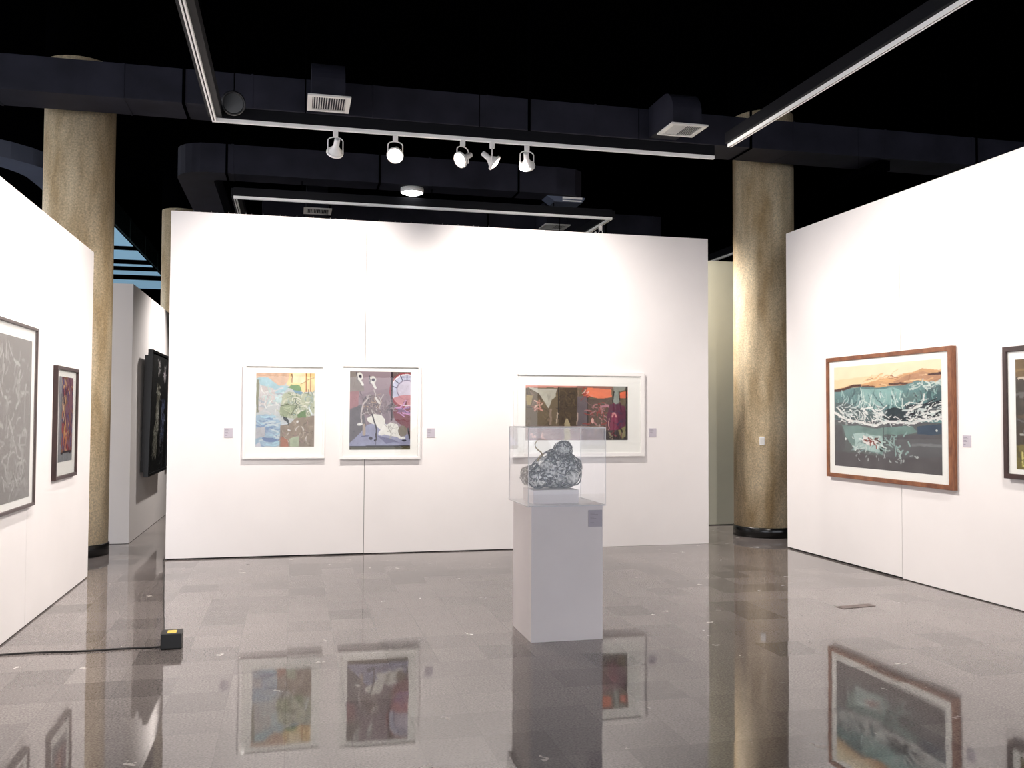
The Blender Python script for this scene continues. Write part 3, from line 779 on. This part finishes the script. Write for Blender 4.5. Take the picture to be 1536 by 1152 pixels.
def art_wave():
    a = Art(236, 196, (100, 100, 106), 11, 0.012, 10)
    a.poly([(-.1, -.1), (1.1, -.1), (1.1, .3), (-.1, .3)], (252, 236, 200), var=.02)
    a.poly([(-.1, .14), (.5, .1), (.4, .3), (-.1, .3)], (252, 222, 176), var=.02)
    a.poly([(-.1, .24), (.12, .205), (.2, .185), (.3, .19), (.42, .16), (.5, .14), (.6, .13), (.68, .105), (.76, .10), (.84, .075), (.92, .08), (1.1, .12), (1.1, .3), (-.1, .3)], (226, 172, 118))
    a.poly([(.6, .17), (.72, .12), (.84, .1), (1.1, .15), (1.1, .3), (.58, .26)], (196, 144, 108)); a.strokes(22, (.3, .13, .98, .2), .14, .005, [(242, 200, 150), (178, 126, 96), (236, 186, 132)], ang=(-.5, .2))
    a.line([(0, .235), (.12, .225), (.2, .2), (.28, .2)], .012, (84, 48, 40)); a.line([(.3, .21), (.42, .215)], .008, (110, 66, 50)); a.line([(.56, .2), (.66, .19), (.72, .2)], .010, (96, 56, 44)); a.line([(.9, .13), (1, .12)], .010, (80, 46, 44))
    a.poly([(-.1, .25), (.1, .24), (.2, .215), (.3, .215), (.44, .225), (.56, .215), (.7, .21), (.78, .18), (.86, .19), (1.1, .21), (1.1, .56), (-.1, .52)], (102, 140, 142), var=.16)
    a.poly([(.28, .23), (.45, .24), (.6, .23), (.68, .26), (.66, .34), (.55, .4), (.45, .44), (.33, .42), (.28, .34)], (140, 182, 180), var=.12); a.poly([(.86, .22), (1.1, .24), (1.1, .5), (.9, .44)], (78, 104, 110))
    a.strokes(110, (.02, .23, .98, .42), .10, .006, [(160, 194, 192), (88, 122, 126), (118, 158, 156), (72, 100, 108)], ang=(.9, 2.2))
    a.strokes(26, (.25, .23, .7, .36), .08, .005, [(214, 230, 226), (190, 214, 212)], ang=(1.2, 1.9)); a.strokes(24, (.72, .19, .98, .26), .06, .006, [(210, 224, 220), (188, 206, 204)], ang=(-.5, .5))
    a.poly([(-.1, .36), (.1, .36), (.26, .42), (.48, .46), (.5, .54), (.2, .54), (-.1, .5)], (88, 106, 110), var=.2); a.poly([(.48, .46), (.6, .41), (.74, .44), (.84, .5), (.68, .56), (.52, .56)], (54, 68, 74), var=.25); a.poly([(.7, .4), (.98, .36), (1.1, .52), (.7, .54)], (66, 78, 86), var=.2)
    W_ = [(238, 238, 236), (206, 216, 216)]
    a.strokes(42, (.02, .38, .5, .52), .12, .006, W_ + [(120, 140, 142)], ang=(-.1, .8)); a.strokes(90, (.68, .37, .97, .53), .10, .006, W_ + [(40, 46, 56)], ang=(-.7, .1), bend=.5); a.strokes(20, (.28, .36, .45, .5), .1, .005, W_, ang=(.2, 1.2))
    a.line([(0, .46), (.08, .5), (.2, .545), (.32, .565), (.44, .58)], .012, (238, 236, 234)); a.line([(.44, .575), (.52, .54), (.62, .55), (.76, .55), (.88, .53), (1, .5)], .012, (230, 230, 230)); a.line([(.49, .46), (.47, .53), (.53, .56)], .008, (230, 234, 232))
    a.strokes(60, (.02, .49, .98, .58), .05, .005, W_, ang=(-.3, .3))
    a.poly([(-.1, .54), (.2, .58), (.46, .61), (.76, .58), (1.1, .54), (1.1, 1.1), (-.1, 1.1)], (98, 102, 104), var=.12); a.poly([(.08, .58), (.4, .61), (.76, .58), (.8, .64), (.6, .70), (.62, .78), (.5, .86), (.2, .8), (.12, .7)], (118, 146, 142), var=.12)
    a.poly([(.8, .59), (1.1, .55), (1.1, .65), (.8, .66)], (66, 84, 104)); a.poly([(.5, .67), (1.1, .65), (1.1, 1.1), (.5, 1.1)], (98, 96, 102), var=.1, a=.75); a.poly([(-.1, .56), (.07, .58), (.12, .8), (-.1, 1.0)], (92, 92, 96))
    a.poly([(-.1, .84), (.3, .86), (.6, .88), (1.1, .84), (1.1, 1.1), (-.1, 1.1)], (92, 88, 92), var=.12); a.line([(.76, .755), (1, .74)], .012, (126, 128, 132)); a.line([(.5, .58), (.5, .82)], .003, (80, 90, 96), raw=True)
    a.poly([(.2, .67), (.3, .66), (.49, .68), (.5, .8), (.46, .84), (.34, .82), (.2, .83), (.22, .74)], (172, 198, 196), var=.1)
    a.strokes(28, (.2, .68, .48, .82), .07, .006, [(222, 232, 230), (132, 156, 158), (200, 214, 212)]); a.poly([(.3, .68), (.36, .70), (.46, .73), (.44, .765), (.36, .77), (.29, .745)], (226, 222, 220))
    a.strokes(16, (.3, .69, .44, .77), .06, .006, [(120, 52, 42), (150, 70, 60), (90, 50, 44)], ang=(-.2, .8)); a.ell(.485, .805, .018, .022, (34, 44, 44)); a.strokes(24, (.5, .68, .74, .86), .06, .007, [(146, 176, 172), (176, 198, 194)]); a.strokes(22, (.2, .84, .8, .93), .03, .006, [(150, 156, 158), (182, 188, 188)])
    a.ell(.12, .72, .01, .012, (220, 226, 226)); a.ell(.96, .62, .009, .01, (220, 226, 226)); a.ell(.8, .86, .008, .01, (200, 206, 206))
    return a

def art_dark_land():
    a = Art(150, 110, (66, 54, 42), 14, 0.012, 9)
    a.poly([(-.1, -.1), (1.1, -.1), (1.1, .16), (-.1, .16)], (108, 84, 50)); a.line([(0, .1), (1, .08)], .010, (136, 108, 66))
    a.poly([(-.1, .16), (1.1, .16), (1.1, .6), (-.1, .6)], (62, 54, 48), var=.25); a.line([(.03, .17), (.3, .18), (.6, .17)], .012, (206, 190, 170))
    a.strokes(90, (0, .2, 1, .75), .2, .012, [(86, 72, 54), (48, 42, 38), (96, 94, 92), (74, 64, 46)], ang=(-.3, .3)); a.strokes(20, (0, .58, 1, .68), .2, .010, [(150, 160, 172), (112, 124, 138), (170, 170, 160)], ang=(-.1, .1))
    a.poly([(-.1, .78), (1.1, .76), (1.1, 1.1), (-.1, 1.1)], (112, 100, 42)); a.strokes(70, (0, .8, 1, 1), .12, .010, [(172, 160, 78), (86, 78, 32), (206, 196, 110), (60, 54, 26)], ang=(1.2, 1.9))
    return a

def art_grey_marks():
    a = Art(220, 160, (158, 150, 146), 17, 0.01, 10)
    a.strokes(240, (0, 0, 1, 1), .10, .012, [(166, 158, 154), (148, 140, 136), (174, 166, 162)], a=.7)
    w = [(232, 226, 222), (206, 200, 196), (246, 242, 238)]
    a.strokes(110, (0, .06, .97, .92), .12, .009, w, a=.9); a.strokes(40, (.6, .1, .95, .9), .09, .011, w)
    for cx, cy in ((.62, .42), (.78, .3), (.7, .62), (.5, .5), (.86, .7)):
        a.poly([(cx, cy), (cx + .03, cy - .03), (cx + .06, cy), (cx + .03, cy + .05)], (202, 196, 192), a=.8)
    a.line([(.84, .33), (.96, .33)], .006, (214, 208, 204)); a.line([(.9, .33), (.9, .52)], .007, (200, 194, 190)); a.line([(.8, .6), (.94, .6), (.92, .66), (.82, .66)], .007, (214, 208, 204)); a.line([(.86, .68), (.9, .8)], .008, (206, 200, 196)); a.strokes(30, (.7, .8, .95, .95), .05, .008, [(130, 122, 118), (196, 190, 186)])
    return a

def art_abstract():
    a = Art(60, 78, (140, 96, 112), 21, 0.02, 7)
    a.strokes(90, (.2, -.05, 1.05, .95), .16, .022, [(112, 60, 96), (60, 48, 96), (206, 130, 90), (170, 66, 72), (220, 176, 130), (90, 80, 130), (150, 100, 60), (120, 50, 60)])
    a.strokes(10, (.3, .05, .5, .5), .2, .016, [(30, 28, 60), (230, 200, 170), (240, 190, 110)], ang=(1.2, 1.9))
    a.poly([(-.1, -.1), (.2, -.1), (.22, .9), (-.1, 1.1)], (160, 160, 166)); a.poly([(.12, .2), (.24, .2), (.24, .8), (.12, .8)], (134, 132, 140)); a.poly([(-.1, .9), (1.1, .9), (1.1, 1.1), (-.1, 1.1)], (146, 148, 154)); a.line([(.2, .89), (1, .89)], .014, (40, 22, 36))
    return a

def art_black():
    a = Art(96, 130, (13, 12, 15), 25, 0.02, 7)
    a.strokes(50, (0, 0, 1, 1), .2, .008, [(24, 20, 26), (30, 26, 30)], a=.8)
    S_ = [(150, 150, 140), (196, 196, 186), (110, 106, 92), (84, 80, 66)]
    a.strokes(120, (.32, .24, .46, .62), .07, .007, S_, ang=(1.0, 2.2)); a.strokes(110, (.22, .58, .42, .84), .07, .007, S_, ang=(.9, 2.3))
    a.strokes(16, (.36, .07, .44, .17), .05, .009, [(210, 206, 204), (150, 146, 150)]); a.strokes(16, (.7, .11, .78, .2), .05, .009, [(200, 190, 200), (150, 146, 150)])
    a.strokes(60, (.62, .35, .8, .7), .08, .005, [(96, 112, 160), (130, 138, 168), (70, 78, 110)], ang=(.9, 2.2)); a.strokes(28, (.55, .66, .8, .95), .08, .004, [(92, 90, 98), (120, 120, 126)], bend=1.5)
    return a

BK = 9.965
picture('framed_print', (-0.512, BK, 1.030), 0, 0.840, 0.995, 0.028, 0.045, M_framew, art_garden(), 0.129, 0.124, 0.600, 0.778, 0.74,
        'white framed pale print of blue and green garden shapes, leftmost on the back wall')
picture('framed_print', (0.488, BK, 1.018), 0, 0.860, 1.020, 0.028, 0.045, M_framew, art_clock(), 0.098, 0.102, 0.652, 0.842, 0.74,
        'white framed print with a red rimmed clock and white dogs, second on the back wall')
picture('framed_print', (2.388, BK, 1.030), 0, 1.555, 0.965, 0.045, 0.050, M_framew, art_interior(), 0.140, 0.188, 1.214, 0.615, 0.78,
        'wide white framed print in brown, orange and maroon, behind the glass case')
RW = 5.49
picture('framed_print', (RW, 8.572, 0.876), R(-90), 1.878, 1.232, 0.042, 0.055, M_wood, art_wave(), 0.128, 0.118, 1.612, 1.010, 0.80,
        'brown wood framed print of a breaking turquoise wave on the right wall')
picture('framed_print', (RW, 6.120, 1.020), R(-90), 1.45, 1.032, 0.040, 0.050, M_frameb, art_dark_land(), 0.118, 0.078, 1.21, 0.850, 0.85,
        'dark brown framed print of a dark landscape at the right edge of the photo')
LW = -1.81
picture('framed_print', (LW, 5.35, 0.846), R(90), 1.778, 1.254, 0.022, 0.035, M_framek, art_grey_marks(), 0.11, 0.070, 1.565, 1.085, 0.33,
        'large thin framed grey print with scattered white marks on the left wall')
picture('framed_print', (LW, 7.700, 0.975), R(90), 0.715, 0.895, 0.028, 0.034, M_frameb, art_abstract(), 0.115, 0.135, 0.470, 0.680, 0.70,
        'small dark framed upright print of purple and orange shapes on the left wall')
FW = -1.823
p = picture('framed_print', (FW + 0.045, 11.95, 0.72), R(90), 1.62, 1.57, 0.035, 0.060, M_black_gloss, art_black(), 0.035, 0.035, 1.55, 1.50, 1.0,
        'big black picture with silver figures leaning off the far passage wall', recess=0.012, glass=True, tilt=R(1.3), mat_board=M_black_gloss)
MB().box(0.02, 1.60, -0.005, 0.040, 0.06, 1.50, 0.004).build('backing_box', M_black_gloss, p)
picture('framed_print', (FW, 14.22, 0.73), R(90), 1.2, 1.57, 0.035, 0.045, M_black_gloss, art_black(), 0.035, 0.035, 1.13, 1.50, 1.0,
        'sliver of a second black picture beside the corner of the back wall', recess=0.012, mat_board=M_black_gloss)

# ---------------------------------------------------------------- caption cards
def card(loc, rz, w, h, label, grp='caption cards on the walls'):
    root = empty('caption_card', loc, rz)
    MB().box(0, w, -0.005, 0, 0, h, 0.001).build('card', M_label, root)
    b = MB(); rr = random.Random(int(loc[0] * 1000))
    for i, (f, l) in enumerate([(0.80, .45), (0.70, .62), (0.56, .35), (0.46, .5), (0.22, .3)]):
        b.box(w * .12, w * (.12 + l * rr.uniform(.8, 1)), -0.0054, -0.005, h * f, h * f + 0.0035)
    b.build('caption_lines', M_ink, root)
    return tag(root, label, 'caption card', grp)
card((-0.700, BK, 1.250), 0, 0.088, 0.100, 'small grey caption card left of the pale garden print')
card((1.422, BK, 1.250), 0, 0.088, 0.100, 'small grey caption card right of the clock print')
card((4.015, BK, 1.250), 0, 0.090, 0.102, 'small grey caption card right of the wide brown and orange print')
card((RW, 6.622, 1.248), R(-90), 0.095, 0.098, 'small grey caption card between the wave print and the dark landscape print')
card((1.935, 5.880, 0.752), 0, 0.096, 0.112, 'small lavender caption card on the upper right of the white plinth')

# ================================================================ PLINTH, CASE, SCULPTURE
PX0, PX1, PY0, PY1 = 1.540, 2.037, 5.880, 6.392
tag(MB().box(PX0, PX1, PY0, PY1, 0, 0.893, 0.003).build('display_plinth', M_plinth), 'tall white box plinth standing on the granite floor', 'plinth')
case = empty('display_case', (1.512, 5.862, 0.893))
cw, cd, ch = 0.540, 0.550, 0.525
MB().box(-0.003, cw + 0.003, -0.003, cd + 0.003, 0, 0.007, 0.002).build('base_sheet', M_edge, case)
t = 0.004
for bx in ((t, cw - t, 0.0, t, 0.007, ch), (t, cw - t, cd - t, cd, 0.007, ch), (0, t, t, cd - t, 0.007, ch), (cw - t, cw, t, cd - t, 0.007, ch), (t, cw - t, t, cd - t, ch - t, ch)): MB().box(*bx).build('acrylic_panel', M_acryl, case)
e = 0.0045; b = MB()
for X in (0, cw - e):
    for Y in (0, cd - e): b.box(X, X + e, Y, Y + e, 0.007, ch + 0.001)
for X in (0, cw - e): b.box(X, X + e, e, cd - e, ch - e, ch + 0.001)
for Y in (0, cd - e): b.box(e, cw - e, Y, Y + e, ch - e, ch + 0.001)
b.build('polished_edge', M_edge, case)
tag(case, 'clear acrylic display case on top of the white plinth', 'display case')
tag(MB().box(1.580, 1.902, 5.985, 6.27, 0.900, 0.992, 0.003).build('base_block', M_plinth), 'low white block inside the clear case under the wire sculpture', 'block')

# wire sculpture
def lobe(bm, c, r, rot=(0, 0, 0)):
    M = Matrix.Translation(c) @ Matrix.Rotation(rot[1], 4, 'Y') @ Matrix.Rotation(rot[0], 4, 'X') @ Matrix.Diagonal((*r, 1))
    bmesh.ops.create_icosphere(bm, subdivisions=4, radius=1.0, matrix=M)
bm = bmesh.new()
lobe(bm, (-0.035, 0.00, 0.150), (0.150, 0.085, 0.088), (0, -0.75, 0))
lobe(bm, (0.02, 0.01, 0.085), (0.15, 0.10, 0.080))
lobe(bm, (-0.105, -0.01, 0.075), (0.078, 0.075, 0.073))
lobe(bm, (-0.140, 0.06, 0.085), (0.070, 0.05, 0.068))
lobe(bm, (0.118, -0.02, 0.135), (0.092, 0.075, 0.105), (0, 0.35, 0))
lobe(bm, (0.095, 0.00, 0.075), (0.10, 0.08, 0.072))
for i in range(14):
    t = i * 2 * PI / 14
    lobe(bm, (0.085 + 0.047 * math.cos(t), 0.0, 0.262 + 0.047 * math.sin(t)), (0.024, 0.024, 0.024))
for v in bm.verts:
    n = noise.noise(v.co * 16) * 0.010 + noise.noise(v.co * 45) * 0.004
    v.co += v.co.normalized() * n
me = bpy.data.meshes.new('tmp'); bm.to_mesh(me); bm.free()
tmp = bpy.data.objects.new('tmp', me); COL.objects.link(tmp)
rm = tmp.modifiers.new('r', 'REMESH'); rm.mode = 'VOXEL'; rm.voxel_size = 0.0075
sm = tmp.modifiers.new('s', 'SMOOTH'); sm.iterations = 3
dg = bpy.context.evaluated_depsgraph_get()
body_me = bpy.data.meshes.new_from_object(tmp.evaluated_get(dg))
bpy.data.objects.remove(tmp)
zmin = min(v.co.z for v in body_me.vertices)
for v in body_me.vertices: v.co.z -= zmin
body_me.name = 'inner_sheet'
verts = [v.co.copy() for v in body_me.vertices]; norms = [v.normal.copy() for v in body_me.vertices]
tree = BVHTree.FromPolygons(verts, [tuple(p.vertices) for p in body_me.polygons])

def silver_mat():
    M = mat('crumpled_silver_and_dark_metal', (0.5, 0.5, 0.52, 1), 0.38, metal=0.35)
    nt = M.node_tree; b = nt.nodes['Principled BSDF']
    tc = nt.nodes.new('ShaderNodeTexCoord')
    vo = nt.nodes.new('ShaderNodeTexVoronoi'); vo.feature = 'F1'; vo.inputs['Scale'].default_value = 62
    n = nt.nodes.new('ShaderNodeTexNoise'); n.inputs['Scale'].default_value = 14
    nt.links.new(tc.outputs['Object'], vo.inputs['Vector']); nt.links.new(tc.outputs['Object'], n.inputs['Vector'])
    sc_ = nt.nodes.new('ShaderNodeSeparateColor'); nt.links.new(vo.outputs['Color'], sc_.inputs[0])
    ad = nt.nodes.new('ShaderNodeMath'); ad.operation = 'ADD'
    nt.links.new(sc_.outputs[0], ad.inputs[0]); nt.links.new(n.outputs['Fac'], ad.inputs[1])
    cr = nt.nodes.new('ShaderNodeValToRGB'); e_ = cr.color_ramp.elements
    e_[0].position = 0.50; e_[0].color = (0.03, 0.032, 0.042, 1)
    e_[1].position = 0.78; e_[1].color = (0.85, 0.85, 0.84, 1)
    x = cr.color_ramp.elements.new(0.66); x.color = (0.26, 0.265, 0.29, 1)
    dv = nt.nodes.new('ShaderNodeMath'); dv.operation = 'MULTIPLY'; dv.inputs[1].default_value = 0.78
    nt.links.new(ad.outputs[0], dv.inputs[0]); nt.links.new(dv.outputs[0], cr.inputs[0]); nt.links.new(cr.outputs[0], b.inputs['Base Color'])
    bp = nt.nodes.new('ShaderNodeBump'); bp.inputs['Strength'].default_value = 0.9; bp.inputs['Distance'].default_value = 0.006
    nt.links.new(vo.outputs['Distance'], bp.inputs['Height']); nt.links.new(bp.outputs[0], b.inputs['Normal'])
    return M
M_silver = silver_mat()
M_fill = mat('bright_crumpled_silver', (0.62, 0.62, 0.60, 1), 0.45, metal=0.1, nscale=55, namt=0.9, bump=1.0)
scu = empty('wire_sculpture', (1.745, 6.125, 0.9945))
body_me.materials.clear(); body_me.materials.append(M_silver)
for v, nn in zip(body_me.vertices, norms): v.co -= nn * 0.005
zlow = min(v.co.z for v in body_me.vertices)
body = bpy.data.objects.new('inner_sheet', body_me); COL.objects.link(body); body.parent = scu
rs = random.Random(3)
wb = MB()
for k in range(300):
    i = rs.randrange(len(verts)); p = verts[i].copy(); nrm = norms[i]
    t = nrm.cross(Vector((rs.gauss(0, 1), rs.gauss(0, 1), rs.gauss(0, 1)))).normalized()
    path = []; r = rs.choice((0.0010, 0.0015, 0.0022, 0.0032))
    turn = rs.uniform(-0.5, 0.5)
    for s_ in range(rs.randint(8, 20)):
        loc, nn, idx, dist = tree.find_nearest(p)
        if loc is None: break
        q = loc + nn * (r * 0.6 + 0.0008); q.z = max(q.z, r)
        path.append(q)
        t = (t - nn * t.dot(nn))
        if t.length < 1e-4: break
        t.normalize(); t = Matrix.Rotation(turn + rs.uniform(-.25, .25), 3, nn) @ t
        p = loc + t * 0.009
    if len(path) > 3: wb.tube(path, r, 5)
wires = wb.build('wire_strands', M_wire, scu)
# heavier rims round the mouth of the right lobe and the top loop
rb = MB()
for (cx_, cz_, ra, rb_, yy) in ((0.118, 0.125, 0.088, 0.100, -0.03), (0.135, 0.095, 0.060, 0.072, -0.075), (0.085, 0.262, 0.062, 0.064, -0.004), (-0.105, 0.075, 0.072, 0.070, -0.04)):
    pts = []
    for i in range(40):
        t = i * 2 * PI / 40
        pts.append((cx_ + ra * math.cos(t) + 0.003 * math.sin(5 * t), yy + 0.012 * math.sin(2 * t), max(0.006, cz_ + rb_ * math.sin(t))))
    rb.tube(pts, 0.0042, 7, closed=True)
rb.build('rim_wire', M_wire, scu)
MB().tube([(-0.065, 0, 0.225), (-0.072, 0, 0.248), (-0.092, 0, 0.262), (-0.112, 0, 0.282), (-0.118, 0, 0.304), (-0.106, 0, 0.326), (-0.098, 0, 0.330)], [0.006, 0.006, 0.005, 0.0045, 0.004, 0.003, 0.002], 8)\
    .tube([(-0.11, -0.02, 0.185), (-0.085, -0.015, 0.215), (-0.04, -0.01, 0.238), (0.0, 0, 0.25)], [0.004, 0.009, 0.008, 0.004], 8).build('curled_tendril', M_wiregold, scu)
pf = MB()
for (c, rx, rz_, ry) in (((0.128, -0.070, 0.090), 0.050, 0.058, 0.030), ((-0.055, -0.074, 0.160), 0.050, 0.030, 0.016), ((0.088, -0.008, 0.262), 0.040, 0.040, 0.012), ((-0.10, -0.066, 0.045), 0.045, 0.020, 0.02)):
    bmesh.ops.create_icosphere(pf.bm, subdivisions=4, radius=1.0, matrix=Matrix.Translation(c) @ Matrix.Diagonal((rx, ry, rz_, 1)))
for v in pf.bm.verts: v.co += Vector((0, noise.noise(v.co * 60) * 0.008, 0)); v.co.z = max(v.co.z, 0.004)
pf.build('pale_fill', M_fill, scu)['label'] = 'bright crumpled silver patches'
tag(scu, 'knotted sculpture of dark and silver wire on the white block', 'sculpture')

# ================================================================ CABLES AND SOCKET BOX
root = empty('extension_box', (-0.742, 6.27, 0.0), R(2))
MB().box(-0.062, 0.065, -0.07, 0.07, 0.004, 0.100, 0.006).build('housing', M_plas, root)
MB().box(-0.025, 0.030, -0.045, 0.035, 0.100, 0.1012).build('sticker', M_yel, root)['label'] = 'yellow sticker'
MB().box(-0.055, -0.04, -0.06, 0.06, 0, 0.004).box(0.04, 0.055, -0.06, 0.06, 0, 0.004).build('foot', M_plas, root)
tag(root, 'small black socket box with a yellow sticker on the floor at left', 'socket box')
pts = [(-0.806, 6.25, 0.012)] + [(-0.86 - i * 0.0965, 6.262 + 0.010 * math.sin(i * 1.1) + i * 0.002, 0.0065) for i in range(12)]
tag(MB().tube(pts, 0.006, 8).build('power_cable', M_cable), 'dark cable running from the socket box to the left wall', 'cable')
pts = [(-0.79, 6.341, 0.02), (-0.805, 6.40, 0.0045)] + [(-0.815 - i * 0.0365, 6.5 + i * 0.275, 0.0045) for i in range(13)] + [(-1.272, 9.93, 0.0045), (-1.274, 10.1, 0.0045)]
tag(MB().tube(pts, 0.0032, 8).build('power_cable', M_cable), 'thin cable running from the socket box to the left end of the back wall', 'cable')
# loose floor cover
tag(MB().box(-0.16, 0.16, -0.045, 0.045, 0, 0.004, 0.001).build('floor_plate', mat('worn_grey_metal', rgb(120, 108, 104), 0.5, nscale=20, namt=0.4), loc=(4.34, 6.45, 0.0), rot=(0, 0, R(8))), 'thin grey cover plate lying on the floor near the right wall', 'plate')
